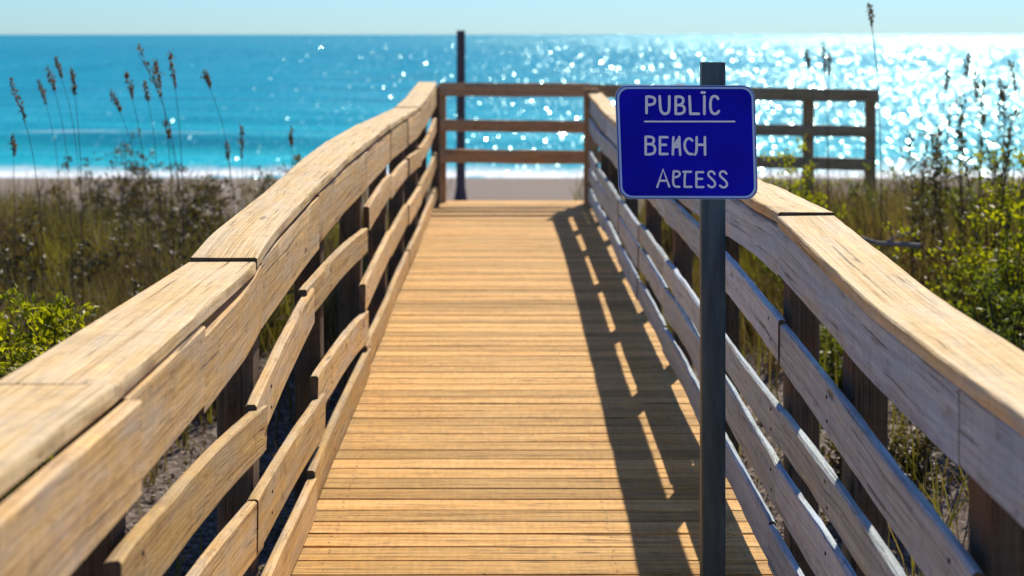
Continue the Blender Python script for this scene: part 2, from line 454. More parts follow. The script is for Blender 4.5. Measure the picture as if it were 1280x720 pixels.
WL = [(0, .235), (3, .225), (4.6, .190), (5.8, .165), (7, .18), (8.3, .212), (10.6, .19), (17, .19)]
WR = [(0, .19), (5, .178), (5.3, .165), (6, .15), (17, .148)]
cL = [0.35, 2.93, 4.60]
cap(-1, .35, 2.94, capL, WL, M['cap'], tone=.55)
cap(-1, 2.945, 4.61, capL, WL, M['cap'], tone=.75, wob=.004)
cap(-1, 4.615, 5.85, capL, WL, M['cap'], off=.004, tone=.5, wob=.004)
cap(-1, 5.853, 8.35, capL, WL, M['cap'], off=.004, tone=.5, wob=.005)
cap(-1, 8.355, 9.9, capL, WL, M['cap'], off=.001, tone=.45, wob=.006)
cap(-1, 9.905, 13.2, capL, WL, M['cap'], off=-.003, tone=.35, wob=.006)
cap(-1, 13.21, 16.75, capL, WL, M['cap'], off=.002, tone=.45, wob=.006)
cap(1, .35, 5.06, capR, WR, M['cap'], tone=.55, wob=.004)
cap(1, 5.065, 9.6, capR, WR, M['cap'], off=.008, tone=.5, wob=.005)
cap(1, 9.61, 13.4, capR, WR, M['cap'], off=0, tone=.4, wob=.006)
cap(1, 13.41, 16.75, capR, WR, M['cap'], off=.004, tone=.5, wob=.006)

def fascia(side, y0, y1, dz, inset, w, t, mat, tone=None, dz1=None, **kw):
    tab = capL if side < 0 else capR; I = IL if side < 0 else IR
    n = max(2, int((y1-y0)/.22)); path = []
    for i in range(n+1):
        yy = y0+(y1-y0)*i/n; f = i/n
        d = dz if dz1 is None else dz*(1-f)+dz1*f
        x = I - side*inset + side*t/2
        path.append((x, yy, interp(tab, yy)-CT-w/2-.003-d))
    return board('fascia_board', path, w, t, mat, railL if side < 0 else railR, tone=tone, **kw)
# left (inset > 0 : stands further into the walk than the cap edge)
fascia(-1, .4, 3.02, .004, .030, .178, .034, M['rail_sun'], .85)
fascia(-1, 3.025, 3.80, .003, .004, .185, .034, M['rail_sun'], .7)
fascia(-1, 3.805, 4.72, .030, .000, .182, .034, M['rail_sun'], .6, dz1=.012)
fascia(-1, 4.725, 6.2, .006, -.004, .20, .034, M['rail_sun'], .5, dz1=.010, wob=.004)
ylist = [6.2, 8.35, 10.1, 11.85, 13.6, 15.3, 16.62]
for i, (a, b) in enumerate(zip(ylist, ylist[1:])):
    fascia(-1, a+.005, b-.004, random.uniform(.002, .02), random.uniform(-.012, .0), .19, .034, M['rail_sun'], [.35, .75, .3, .6, .4, .5][i], wob=.006, dz1=random.uniform(0, .02))
fascia(1, .4, 3.08, .003, -.012, .150, .034, M['rail_grey'], .35)
fascia(1, 3.085, 5.13, .003, -.012, .152, .034, M['rail_grey'], .5)
ylist = [5.14, 7.0, 8.7, 10.4, 12.2, 14.0, 15.3, 16.62]
for i, (a, b) in enumerate(zip(ylist, ylist[1:])):
    fascia(1, a+.005, b-.004, random.uniform(.002, .012), random.uniform(-.016, -.006), .155, .034, M['rail_grey'], random.random(), wob=.005)

def nail(parent, x, y, z, side):
    v, f = [], []; n = 8; r_ = .0052
    for dx in (.003, -.0018):
        for k in range(n): v.append((x-side*(-dx), y+r_*math.cos(k*math.pi/4), z+r_*math.sin(k*math.pi/4)))
    for k in range(n): f.append((k, (k+1) % n, n+(k+1) % n, n+k))
    f.append(list(range(n, 2*n))); f.append(list(range(n))[::-1])
    mesh_obj('nail', v, f, M['nail'], parent)
POSTL = (1.3, 3.12, 4.84, 6.59, 8.36); POSTR = (1.3, 3.10, 4.28, 5.2, 6.96, 8.7)

def rail(side, segs, w, t, mat, jit=.0):
    """segs: (y0, z0, y1, z1, bow, inset, twist)"""
    I = IL if side < 0 else IR
    bk = .5 if side < 0 else 1.
    for (y0, z0, y1, z1, bow, inset, tw) in segs:
        path = []
        for i in range(9):
            f = i/8
            path.append((I-side*inset+side*t/2+side*random.uniform(-1, 1)*.001, y0+(y1-y0)*f, z0*(1-f)+z1*f+bow*bk*min(1, 2.4*min(f, 1-f))+random.uniform(-1, 1)*jit))
        board('rail_board', path, w*random.uniform(.95, 1.05), t, mat, railL if side < 0 else railR, wob=.004+.003*(y0 > 6), ch=.006, rot=(0, tw), endcut=.05, soft=1)
        for yp in (POSTL if side < 0 else POSTR):
            for dz_ in (-.03, .032):
                if y0+.03 < yp < y1-.03 and yp > 2:
                    f = (yp-y0)/(y1-y0); nail(railL if side < 0 else railR, I-side*(inset+.0005), yp+random.uniform(-.02, .02), z0*(1-f)+z1*f+bow*bk*min(1, 2.4*min(f, 1-f))+dz_, side)

rs = M['rail_sun']; rgm = M['rail_grey']
TL = .032
rail(-1, [(.9, .80, 2.80, .76, .0, .0, 0), (2.93, .745, 4.72, .618, .030, .012, .0), (4.58, .650, 5.95, .765, .02, .006, 0), (5.80, .785, 8.38, .700, .03, -.004, .0),
          (8.42, .80, 10.1, .83, .012, 0, 0), (10.12, .79, 11.85, .78, .02, -.006, 0), (11.87, .79, 13.6, .73, .012, .004, 0), (13.62, .75, 15.3, .76, -.02, 0, 0), (15.32, .77, 16.6, .84, 0, 0, 0)], .132, TL, rs, .002)
rail(-1, [(.9, .50, 3.05, .47, 0, 0, 0), (3.07, .490, 4.72, .352, .03, .006, 0), (4.58, .375, 6.28, .300, .02, .010, 0), (6.12, .400, 8.34, .27, .035, .002, 0), (8.2, .43, 10.1, .47, 0, 0, 0),
          (10.12, .44, 11.85, .45, .012, -.005, 0), (11.87, .44, 13.6, .42, 0, .004, 0), (13.62, .43, 15.3, .43, .015, 0, 0), (15.32, .43, 16.6, .48, 0, 0, 0)], .155, TL, rs, .002)
rail(-1, [(.9, .13, 3.3, .12, 0, 0, 0), (3.3, .125, 5.93, .085, .012, .018, 0), (5.90, .115, 8.34, .09, .02, .014, 0), (8.2, .13, 10.1, .12, 0, .010, 0),
          (10.12, .12, 11.85, .12, .012, .004, 0), (11.87, .13, 13.6, .11, 0, .008, 0), (13.62, .11, 15.3, .12, .015, .004, 0), (15.32, .12, 16.6, .14, 0, .004, 0)], .135, TL, rs, .002)
TR = .024
rail(1, [(.9, .66, 2.80, .68, .0, .0, 0), (2.96, .715, 5.02, .800, .0, 0, 0), (5.03, .812, 6.95, .845, .005, .003, 0), (6.97, .84, 8.7, .83, .01, 0, 0), (8.72, .83, 10.4, .81, .01, -.004, 0),
         (10.42, .80, 12.2, .79, 0, 0, 0), (12.22, .80, 14, .80, .01, .003, 0), (14.02, .79, 15.3, .80, 0, 0, 0), (15.32, .80, 16.6, .84, 0, 0, 0)], .135, TR, rgm, .0015)
rail(1, [(.9, .54, 3.2, .525, .0, .0, 0), (3.21, .525, 5.02, .545, .01, .002, 0), (5.03, .530, 6.95, .512, 0, -.002, 0), (6.97, .512, 8.7, .505, .0, 0, 0), (8.72, .505, 10.4, .495, .005, -.004, 0),
         (10.42, .48, 12.2, .47, 0, 0, 0), (12.22, .47, 14, .47, .005, .003, 0), (14.02, .47, 15.3, .47, 0, 0, 0), (15.32, .49, 16.6, .52, 0, 0, 0)], .125, TR, rgm, .0015)
rail(1, [(.9, .36, 3.2, .355, .0, .0, 0), (3.21, .36, 5.10, .345, .01, .004, 0), (5.12, .335, 6.95, .35, 0, -.003, 0), (6.97, .34, 8.7, .33, .02, .003, 0), (8.72, .34, 10.4, .33, .01, -.004, 0),
         (10.42, .33, 12.2, .32, 0, 0, 0), (12.22, .33, 14, .32, .015, .003, 0), (14.02, .32, 15.3, .32, 0, 0, 0), (15.32, .32, 16.6, .34, 0, 0, 0)], .145, TR, rgm, .0015)
rail(1, [(.9, .15, 3.2, .14, .0, .01, 0), (3.21, .15, 5.18, .135, .01, .012, 0), (5.2, .14, 6.95, .135, 0, .006, 0), (6.97, .14, 8.7, .13, .02, .01, 0), (8.72, .14, 10.4, .13, .01, .004, 0),
         (10.42, .13, 12.2, .13, 0, .008, 0), (12.22, .13, 14, .13, .015, .003, 0), (14.02, .13, 15.3, .12, 0, .006, 0), (15.32, .12, 16.6, .14, 0, 0, 0)], .135, TR, rgm, .0015)

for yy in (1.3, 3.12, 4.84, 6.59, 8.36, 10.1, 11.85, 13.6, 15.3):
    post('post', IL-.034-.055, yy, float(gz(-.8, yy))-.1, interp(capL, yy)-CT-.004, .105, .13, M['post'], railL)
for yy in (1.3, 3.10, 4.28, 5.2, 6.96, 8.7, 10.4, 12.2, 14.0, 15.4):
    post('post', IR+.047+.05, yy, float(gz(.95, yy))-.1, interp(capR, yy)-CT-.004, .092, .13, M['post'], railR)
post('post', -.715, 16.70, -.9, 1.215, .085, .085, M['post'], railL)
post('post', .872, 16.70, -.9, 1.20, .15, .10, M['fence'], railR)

# ------------------------------------------------------------------ end fence across the walk
FY = 17.05
fence = empty('rail_fence', (1.5, FY, 0), 'dark brown three-rail fence across the seaward end of the boardwalk', 'fence')
def beam(px0, px1, pyt0, pyb0, pyt1, pyb1, t=.04, Yo=0., name='rail_board'):
    Y = FY+Yo
    w = (pyb0-pyt0)*Y/F
    a = Vector((xat(px0, Y), Y, zat((pyt0+pyb0)/2, Y))); b = Vector((xat(px1, Y), Y, zat((pyt1+pyb1)/2, Y)))
    # board() sweeps along the path; path along X, the wide side upright
    return board(name, [a, a.lerp(b, .5)+Vector((0, 0, -.004)), b], w, t, M['fence'], fence, tone=random.uniform(.2, .8), wob=.004)
beam(549, 737.6, 103, 120, 104, 121); beam(549, 737.6, 149, 164, 151, 166); beam(549, 737.6, 186, 203, 188, 205)
beam(738, 1098, 105, 121, 112, 128); beam(738, 1090, 151, 165, 157, 172); beam(738, 1090, 188, 203, 199, 213)
for px_p, pt, wd in ((1012, 112, .105), (1090, 113, .10)):
    post('post', xat(px_p, FY), FY+.08, -1.15, zat(pt, FY), wd, .09, M['fence'], fence)
for px_p in (552, 741, 850):
    post('post', xat(px_p, FY), FY+.08, -1.15, zat(106, FY), .09, .09, M['fence'], fence)

# ------------------------------------------------------------------ lone piling on the beach
PY = 29.5; zb = float(gz(-.83, PY))
bmv, bmf, uvs, tn = [], [], [], []
px_c = xat(576, PY); ztop = zat(38, PY); nseg = 16; nz_ = 14
for i in range(nz_+1):
    z = zb-.2+(ztop-zb+.2)*i/nz_
    r_ = .083-.006*i/nz_+(.05 if i == 0 else .035 if i == 1 else .0)
    for j in range(nseg):
        a = 2*math.pi*j/nseg
        bmv.append((px_c+r_*math.cos(a)*(1+.03*math.sin(3*a+z)), PY+r_*math.sin(a), z))
for i in range(nz_):
    for j in range(nseg):
        bmf.append((i*nseg+j, i*nseg+(j+1) % nseg, (i+1)*nseg+(j+1) % nseg, (i+1)*nseg+j))
        uvs += [(i*.25, j*.03), (i*.25, j*.03+.03), (i*.25+.25, j*.03+.03), (i*.25+.25, j*.03)]; tn.append(.4)
bmf.append([nz_*nseg+j for j in range(nseg)]); uvs += [(0, 0)]*nseg; tn.append(.3)
pl = mesh_obj('wooden_piling', bmv, bmf, M['piling'], None, uvs, tn, True, sharp=40)
tag(pl, 'tall thin dark pole standing alone on the beach beyond the end fence', 'pole')

# ------------------------------------------------------------------ sign
SY = 5.0; K = F/SY
sign = empty('street_sign', (xat(892, SY), SY, 0), 'blue rounded PUBLIC BEACH ACCESS sign on a dark square metal post', 'sign')
s = NT('sign_blue')
pos = s.n('ShaderNodeNewGeometry').outputs['Position']
nz = s.noise(pos, 6., 3); nf = s.noise(pos, 90., 3)
col = s.mix(s.rng(nz, .35, .65), (.002, .001, .40), (.004, .003, .56))
M['sign'] = s.done(s.principled(col, s.rng(nf, .3, .7, .35, .5), None, .12))
M['letters'] = simple('sign_white', (.88, .88, .93), .4, .5)
M['border'] = simple('sign_border', (.42, .60, .88), .35, .5)
M['signback'] = simple('sign_aluminium', (.45, .47, .5), .4, .5, .8)
s = NT('post_steel')
pos = s.n('ShaderNodeNewGeometry').outputs['Position']
n_ = s.noise(s.vmul(pos, (40., 40., 5.)), 1, 4, .6); n2 = s.noise(pos, 60., 4, .7)
col = s.ramp(n_, [(.3, (.038, .062, .074)), (.7, (.080, .120, .138))])
col = s.mix(s.rng(n2, .62, .72, 0., .5), col, (.10, .085, .07))
M['steel'] = s.done(s.principled(col, s.rng(n2, .3, .7, .38, .6), s.bump(n2, .25, .002), .5, .35))

def SP(px, py, dy=0.): return (xat(px, SY), SY+dy, zat(py, SY))
def rounded(quad, r, n=7):
    pts = []
    for i in range(4):
        p0, p1, p2 = Vector(quad[i-1]), Vector(quad[i]), Vector(quad[(i+1) % 4])
        a = (p0-p1).normalized(); b = (p2-p1).normalized()
        s0 = p1+a*r; s1 = p1+b*r; c = p1+a*r+b*r
        for k in range(n+1):
            t = k/n*math.pi/2
            pts.append(c-b*r*math.cos(t)-a*r*math.sin(t))
    return pts
quad = [(769.5, 107.5), (942.5, 107.5), (946.5, 248.5), (774.5, 248)]
outer = rounded(quad, 15)
def plate(name, loop, d0, d1, mat, parent, bevel=0.):
    n = len(loop); v = [SP(p.x, p.y, d0) for p in loop]+[SP(p.x, p.y, d1) for p in loop]
    f = [list(range(n))[::-1], list(range(n, 2*n))]+[(i, (i+1) % n, n+(i+1) % n, n+i) for i in range(n)]
    o = mesh_obj(name, v, f, mat, parent)
    bm = bmesh.new(); bm.from_mesh(o.data); bmesh.ops.recalc_face_normals(bm, faces=bm.faces); bm.to_mesh(o.data); bm.free()
    return o
panel = plate('sign_panel', outer, -.0035, 0., M['sign'], sign)
plate('backing_plate', [p+(p-Vector((857, 178))).normalized()*1.2 for p in outer], .0005, .004, M['signback'], sign)
def ribbon_loop(name, la, lb, d0, d1, mat, parent):
    n = len(la); v = [SP(p.x, p.y, d0) for p in la]+[SP(p.x, p.y, d0) for p in lb]+[SP(p.x, p.y, d1) for p in la]+[SP(p.x, p.y, d1) for p in lb]
    f = []
    for i in range(n):
        j = (i+1) % n
        f += [(i, j, n+j, n+i), (2*n+i, 3*n+i, 3*n+j, 2*n+j), (i, 2*n+i, 2*n+j, j), (n+i, n+j, 3*n+j, 3*n+i)]
    return mesh_obj(name, v, f, mat, parent)
qa = [(770.5, 108.5), (941.5, 108.5), (945.3, 247.5), (775.7, 247)]; qb = [(773.3, 111), (939, 111), (942.6, 245), (778.2, 244.6)]
ribbon_loop('border', rounded(qa, 14), rounded(qb, 12.5), -.0048, -.0032, M['border'], panel)

def stroke(pts, w, V_, F_, d0=-.0050, d1=-.0030):
    """flat ribbon with round ends through pixel points"""
    P = [Vector(p) for p in pts]
    if len(P) > 3:                       # one round of corner cutting for round letters
        Q_ = [P[0]]
        for a, b in zip(P, P[1:]):
            if (b-a).length > 2.6 and len(P) < 5: Q_ += [a.lerp(b, .15), a.lerp(b, .85)]
            else: Q_ += [a.lerp(b, .25), a.lerp(b, .75)]
        Q_.append(P[-1]); P = Q_
    n = len(P); L, Rr = [], []
    for i in range(n):
        d = (P[min(i+1, n-1)]-P[max(i-1, 0)]).normalized(); nn = Vector((-d.y, d.x))
        L.append(P[i]+nn*w/2); Rr.append(P[i]-nn*w/2)
    d0_ = (P[1]-P[0]).normalized(); d1_ = (P[-1]-P[-2]).normalized()
    loop = L + [P[-1]+Vector((d1_.x*math.cos(t)-d1_.y*math.sin(t), d1_.x*math.sin(t)+d1_.y*math.cos(t)))*w/2 for t in (math.pi/4, 0, -math.pi/4)]
    loop += Rr[::-1] + [P[0]-Vector((d0_.x*math.cos(t)-d0_.y*math.sin(t), d0_.x*math.sin(t)+d0_.y*math.cos(t)))*w/2 for t in (math.pi/4, 0, -math.pi/4)]
    # quads along the strip
    b = len(V_)
    for d in (d0, d1):
        for q in L: V_.append(SP(q.x, q.y, d))
        for q in Rr: V_.append(SP(q.x, q.y, d))
    for i in range(n-1):
        F_.append((b+i, b+n+i, b+n+i+1, b+i+1))
        F_.append((b+i, b+i+1, b+2*n+i+1, b+2*n+i)); F_.append((b+n+i+1, b+n+i, b+3*n+i, b+3*n+i+1))
    for c, dd, li, ri in ((P[-1], d1_, n-1, 2*n-1), (P[0], -d0_, n, 0)):
        if c is P[-1]: A, B = b+n-1, b+2*n-1
        else: A, B = b+n, b
        e0 = len(V_)
        for t in (math.pi/4, 0, -math.pi/4):
            q = c+Vector((dd.x*math.cos(t)-dd.y*math.sin(t), dd.x*math.sin(t)+dd.y*math.cos(t)))*w/2; V_.append(SP(q.x, q.y, d0))
        F_.append((A, e0, e0+1, e0+2, B))

z1 = lambda L: [(790+x/9, 105+y/9) for x, y in L]
z2 = lambda L: [(790+x/7.2, 150+y/7.2) for x, y in L]
words = [
 ([z1([(162, 325), (162, 142)]), z1([(162, 142), (215, 142), (250, 158), (258, 188), (250, 218), (215, 232), (170, 234)]),
   z1([(310, 138), (315, 240), (322, 300), (345, 330), (370, 336), (398, 328), (415, 300), (418, 240), (418, 138)]),
   z1([(490, 142), (490, 332)]), z1([(490, 334), (545, 335), (582, 318), (590, 285), (580, 250), (545, 236), (495, 235)]), z1([(490, 142), (545, 142), (572, 160), (576, 188), (565, 218), (540, 234)]),
   z1([(645, 138), (650, 230), (655, 332)]), z1([(655, 334), (750, 334)]),
   z1([(812, 138), (812, 335)]), z1([(782, 95), (814, 95)]),
   z1([(966, 165), (952, 142), (918, 134), (888, 155), (877, 235), (888, 312), (920, 336), (955, 332), (974, 305)])], 3.3),
 ([z1([(142, 421), (1152, 421)])], 2.0),
 ([z2([(122, 150), (122, 306)]), z2([(122, 308), (170, 308), (200, 294), (208, 262), (200, 232), (175, 217), (130, 215)]), z2([(122, 150), (168, 150), (192, 162), (197, 182), (190, 204), (172, 216)]),
   z2([(318, 154), (250, 154)]), z2([(250, 154), (250, 304)]), z2([(250, 305), (318, 305)]), z2([(250, 222), (305, 222)]),
   z2([(371, 155), (366, 310)]), z2([(424, 152), (426, 230), (433, 312)]), z2([(368, 262), (412, 175)]), z2([(378, 240), (424, 240)]), z2([(404, 190), (424, 240)]),
   z2([(540, 184), (522, 164), (492, 168), (472, 205), (472, 245), (490, 285), (515, 306), (540, 306)]),
   z2([(580, 154), (580, 270), (574, 298), (562, 310)]), z2([(654, 154), (656, 310)]), z2([(580, 222), (652, 222)])], 3.1),
 ([z2([(226, 602), (278, 442), (334, 598)]), z2([(250, 545), (312, 545)]),
   z2([(374, 462), (368, 530), (370, 575), (384, 598), (425, 600)]), z2([(374, 460), (408, 460), (428, 470), (428, 495), (410, 508), (388, 515)]),
   z2([(460, 465), (530, 465)]), z2([(478, 465), (472, 530), (472, 598)]), z2([(472, 600), (534, 600)]),
   z2([(640, 468), (578, 468)]), z2([(578, 468), (578, 600)]), z2([(578, 602), (640, 602)]), z2([(578, 528), (630, 528)]),
   z2([(742, 485), (728, 464), (702, 460), (684, 476), (686, 500), (712, 524), (742, 552), (748, 582), (728, 604), (702, 603), (684, 586)]),
   z2([(848, 482), (832, 462), (806, 460), (788, 478), (790, 502), (818, 526), (848, 554), (856, 584), (836, 606), (808, 604), (790, 588)])], 2.7)]
for strokes, w in words:
    V_, F_ = [], []
    for i_, st in enumerate(strokes):
        o_ = .00004*(i_ % 7)
        stroke(st, w, V_, F_, -.0046-o_)
    mesh_obj('lettering', V_, F_, M['letters'], panel)
# square post: hollow section with rounded edges
def tube_post():
    hw, hd, c = .0365, .030, .006; cx = xat(892.5, SY); cy = SY+.0045+hd
    prof = []
    for (sx, sy, a0) in ((-1, -1, 180), (1, -1, 270), (1, 1, 0), (-1, 1, 90)):
        for k in range(4):
            a = R(a0+k*30); prof.append((sx*(hw-c)+c*math.cos(a), sy*(hd-c)+c*math.sin(a)))
    zs = [-.035, .2, .5, .8, 1.1, 1.4, zat(78, SY)]
    n = len(prof); v = []; f = []
    for z in zs: v += [(cx+a, cy+b, z) for a, b in prof]
    for i in range(len(zs)-1):
        for j in range(n): f.append((i*n+j, i*n+(j+1) % n, (i+1)*n+(j+1) % n, (i+1)*n+j))
    top = (len(zs)-1)*n
    iv = len(v); v += [(cx+a*.9, cy+b*.88, zs[-1]) for a, b in prof]; v += [(cx+a*.9, cy+b*.88, zs[-1]-.12) for a, b in prof]
    for j in range(n):
        k = (j+1) % n
        f.append((top+j, top+k, iv+k, iv+j)); f.append((iv+j, iv+k, iv+n+k, iv+n+j))
    f.append([iv+n+j for j in range(n)])
    mesh_obj('post', v, f, M['steel'], sign, smooth=True, sharp=50)
    # foot flange on the deck
    v = []; f = []
    for z in (-.002, .008):
        for (a, b) in ((-.07, -.06), (.07, -.06), (.07, .06), (-.07, .06)): v.append((cx+a, cy+b, z+.002))
    f = [(0, 3, 2, 1), (4, 5, 6, 7), (0, 1, 5, 4), (1, 2, 6, 5), (2, 3, 7, 6), (3, 0, 4, 7)]
    mesh_obj('base_plate', v, f, M['steel'], sign)
tube_post()

# ------------------------------------------------------------------ vegetation
def leaves_np(P, D, L, W, roll, tone):
    """rhombic folded leaves: P base (n,3), D direction (n,3), L length, W width"""
    n = len(P); D = D/np.linalg.norm(D, axis=1, keepdims=True)
    up = np.tile([0, 0, 1.], (n, 1)); S = np.cross(D, up); S /= np.linalg.norm(S, axis=1, keepdims=True)+1e-6
    U = np.cross(S, D)
    c, s_ = np.cos(roll)[:, None], np.sin(roll)[:, None]
    S2 = S*c+U*s_; U2 = -S*s_+U*c
    L = L[:, None]; W = W[:, None]
    A = P; B = P+D*L*.45+S2*W+U2*W*.25; C = P+D*L; E = P+D*L*.45-S2*W+U2*W*.25
    V = np.stack([A, B, C, E], 1).reshape(-1, 3)
    i = np.arange(n)*4
    Fc = np.concatenate([np.stack([i, i+1, i+2], 1), np.stack([i, i+2, i+3], 1)])
    return V, Fc, np.concatenate([tone, tone])

def blades_np(P, H, lean, W, az, tone, curve=.5):
    """grass blades: three-segment tapered strips. P (n,3) roots"""
    n = len(P)
    d = np.stack([np.cos(az), np.sin(az), np.zeros(n)], 1); sd = np.stack([-np.sin(az+.6), np.cos(az+.6), np.zeros(n)], 1)
    ring = []
    for t, wt in ((0, 1.), (.35, .85), (.7, .55), (1., .0)):
        off = d*(lean*H*(t*(1-curve)+curve*t*t))[:, None]
        c = P+off+np.array([0, 0, 1.])*(H*t*(1-.25*lean*t))[:, None]
        if wt > 0: ring += [c+sd*(W*wt)[:, None], c-sd*(W*wt)[:, None]]
        else: ring += [c]
    V = np.stack(ring, 1).reshape(-1, 3); i = np.arange(n)*7
    q = [np.stack(x, 1) for x in ((i, i+1, i+3), (i, i+3, i+2), (i+2, i+3, i+5), (i+2, i+5, i+4), (i+4, i+5, i+6))]
    return V, np.concatenate(q), np.tile(tone, 5)

def tube(pts, r0, r1, nseg=5):
    pts = [Vector(p) for p in pts]; v = []; f = []
    for i, p in enumerate(pts):
        d = (pts[min(i+1, len(pts)-1)]-pts[max(i-1, 0)]).normalized()
        a = d.orthogonal().normalized(); b = d.cross(a); r = r0+(r1-r0)*i/(len(pts)-1)
        for k in range(nseg):
            t = 2*math.pi*k/nseg; v.append(p+a*r*math.cos(t)+b*r*math.sin(t))
    for i in range(len(pts)-1):
        for k in range(nseg): f.append((i*nseg+k, i*nseg+(k+1) % nseg, (i+1)*nseg+(k+1) % nseg, (i+1)*nseg+k))
    return v, f

def shrub(x, y, rx, h, nl, leafL, mat, label, cat='shrub', name='shrub', group=None, nst=11, z0=None, upright=.5, lo=.6, tw_=.17):
    zg = float(gz(x, y)) if z0 is None else z0
    root = empty(name, (x, y, zg), label, cat, group)
    SV, SF = [], []; tips = []
    for k in range(nst):
        a = random.uniform(0, 2*math.pi); rr = rx*math.sqrt(random.random())
        hh = h*random.uniform(lo, 1.0)*(1-.35*(1.6-lo-.4)/.6*(rr/rx)**2 if lo > .7 else 1-.35*(rr/rx)**2)
        p = Vector((x+rr*.15*math.cos(a), y+rr*.15*math.sin(a), zg-.03)); pts = [p]
        tgt = Vector((x+rr*math.cos(a), y+rr*math.sin(a), zg+hh))
        for i in range(1, 7):
            t = i/6; q = p.lerp(tgt, t); q.x += (t*t-t)*rr*math.cos(a)*upright; q.y += (t*t-t)*rr*math.sin(a)*upright
            q += Vector((random.uniform(-1, 1), random.uniform(-1, 1), 0))*.02*h; pts.append(q)
        v, f = tube(pts, .007*h+.002, .002); b = len(SV); SV += v; SF += [tuple(b+i for i in g_) for g_ in f]
        for i in range(2, 7):
            for _ in range(2):
                tw = pts[i]+Vector((random.gauss(0, 1), random.gauss(0, 1), random.gauss(.35, .5)))*rx*tw_
                v, f = tube([pts[i], pts[i].lerp(tw, .5)+Vector((0, 0, .01)), tw], .003, .0012, 3); b = len(SV); SV += v; SF += [tuple(b+j for j in g_) for g_ in f]
                tips.append((pts[i], tw, random.random()))
    mesh_obj('stem', SV, SF, M['twig'], root)
    per = max(3, nl//len(tips)); P, D, T = [], [], []
    for a_, b_, tn_ in tips:
        m = int(per*random.uniform(.5, 1.5)); t = rng.random(m)**.7
        base = np.array(a_)[None]*(1-t[:, None])+np.array(b_)[None]*t[:, None]
        P.append(base+rng.normal(0, leafL*.5, (m, 3))); dd = np.array(b_-a_)[None]*1.2/rx/.17*.3+rng.normal(0, .6, (m, 3))+np.array([0, 0, .35]); D.append(dd)
        T.append(np.clip(tn_*.5+rng.random(m)*.5, 0, 1))
    P = np.concatenate(P); D = np.concatenate(D); T = np.concatenate(T); n = len(P)
    V, Fc, tt = leaves_np(P, D, leafL*rng.uniform(.6, 1.3, n), leafL*.24*rng.uniform(.7, 1.3, n), rng.uniform(-1.2, 1.2, n), T)
    np_mesh('foliage', V, Fc, mat, tt, root, loc=(x, y, zg))
    return root

# --- undergrowth nobody could count: grass and dead stalks
def scatter(n, x0, x1, y0, y1, dens=None, patch=.35, seed=0.):
    out = []
    while sum(len(o) for o in out) < n:
        X = rng.uniform(x0, x1, n); Y = rng.uniform(y0, y1, n)
        ok = np.abs(X/np.maximum(Y, .1)) < .40
        ok &= ~((np.abs(X) < np.where(X > 0, 3.1-.05*Y, 2.3-.06*Y)) & (Y < 11) & (rng.random(n) < .96))
        ok &= np.where(Y < 17.6, (X < -1.02) | (X > 1.2), True)
        pn = np.sin(X*1.9+seed)*np.sin(Y*1.1+seed*2)+.6*np.sin(X*4.7+Y*.7+seed)+.5*np.sin(Y*2.9-X*2.1)
        ok &= rng.random(n) < np.clip(.30+pn*.62, patch*.12, 1)
        if dens is not None: ok &= rng.random(n) < dens(X, Y)
        out.append(np.stack([X[ok], Y[ok]], 1))
    XY = np.concatenate(out)[:n]
    return XY[:, 0], XY[:, 1]

def grassfield(name, n, x0, x1, y0, y1, h0, h1, W, mat, lean, label, dens=None, patch=.35, seed=0., topf=None):
    X, Y = scatter(n, x0, x1, y0, y1, dens, patch, seed)
    Z = gz(X, Y)-.02; H = rng.uniform(h0, h1, n)*(1 if topf is None else topf(X, Y))
    V, Fc, t = blades_np(np.stack([X, Y, Z], 1), H, rng.uniform(lean*.2, lean*1.5, n), W*rng.uniform(.6, 1.4, n)*(1+Y/26), rng.uniform(0, 6.283, n), np.clip(rng.random(n)*.6+.4*(np.sin(X*1.7)*np.sin(Y*1.3+1)*.5+.5), 0, 1))
    o = np_mesh(name, V, Fc, mat, t); tag(o, label, 'grass', kind='stuff'); return o

fadeL = lambda X, Y: np.interp(Y+2.5*np.sin(X*1.3)+1.5*np.sin(X*3.1)+np.where(X < 0, 2.5, 0), [4, 10, 18, 23], [.9, 1., .9, .02])
grassfield('dune_grass', 24000, -9, -1.0, 4.5, 33, .28, .75, .0040, M['grass_dry'], .5, 'dark dry brown grass covering the dune left of the boardwalk', fadeL, .3, .4)
grassfield('dune_grass', 7000, -9, -1.0, 5.5, 30, .35, .80, .0045, M['grass'], .4, 'olive green grass tufts among dead stalks left of the boardwalk', fadeL, .02, 2.2)
hR = lambda X, Y: np.clip(.75+.35*np.sin(X*1.7+Y*.6), .4, 1.2)
grassfield('dune_grass', 26000, 1.2, 9, 5.5, 30, .35, .80, .0042, M['grass'], .4, 'olive green grass filling the dune right of the boardwalk', fadeL, .3, 1.3, hR)
grassfield('dune_grass', 22000, 1.2, 9, 5.5, 31, .40, 1.0, .0036, M['grass_dry'], .35, 'tall dry tan stalks standing in the dune right of the boardwalk', fadeL, .3, 3.1, hR)

# --- leaf litter on the ground
n = 26000
X = rng.uniform(-3.6, 3.6, n); Y = rng.uniform(2.0, 13, n); Z = gz(X, Y)+.006
V, Fc, t = leaves_np(np.stack([X, Y, Z], 1), np.concatenate([rng.normal(0, 1, (n, 2)), rng.normal(0, .25, (n, 1))], 1), rng.uniform(.02, .065, n), rng.uniform(.006, .016, n), rng.uniform(-1., 1., n), rng.random(n))
M['litter'] = leafmat('leaf_litter', (.07, .05, .038), (.24, .18, .14), (.58, .50, .44), .15, .7)
o = np_mesh('leaf_litter', V, Fc, M['litter'], t); tag(o, 'dead leaves and broken reed bits scattered on the sand beside the boardwalk', 'leaf litter', kind='stuff')

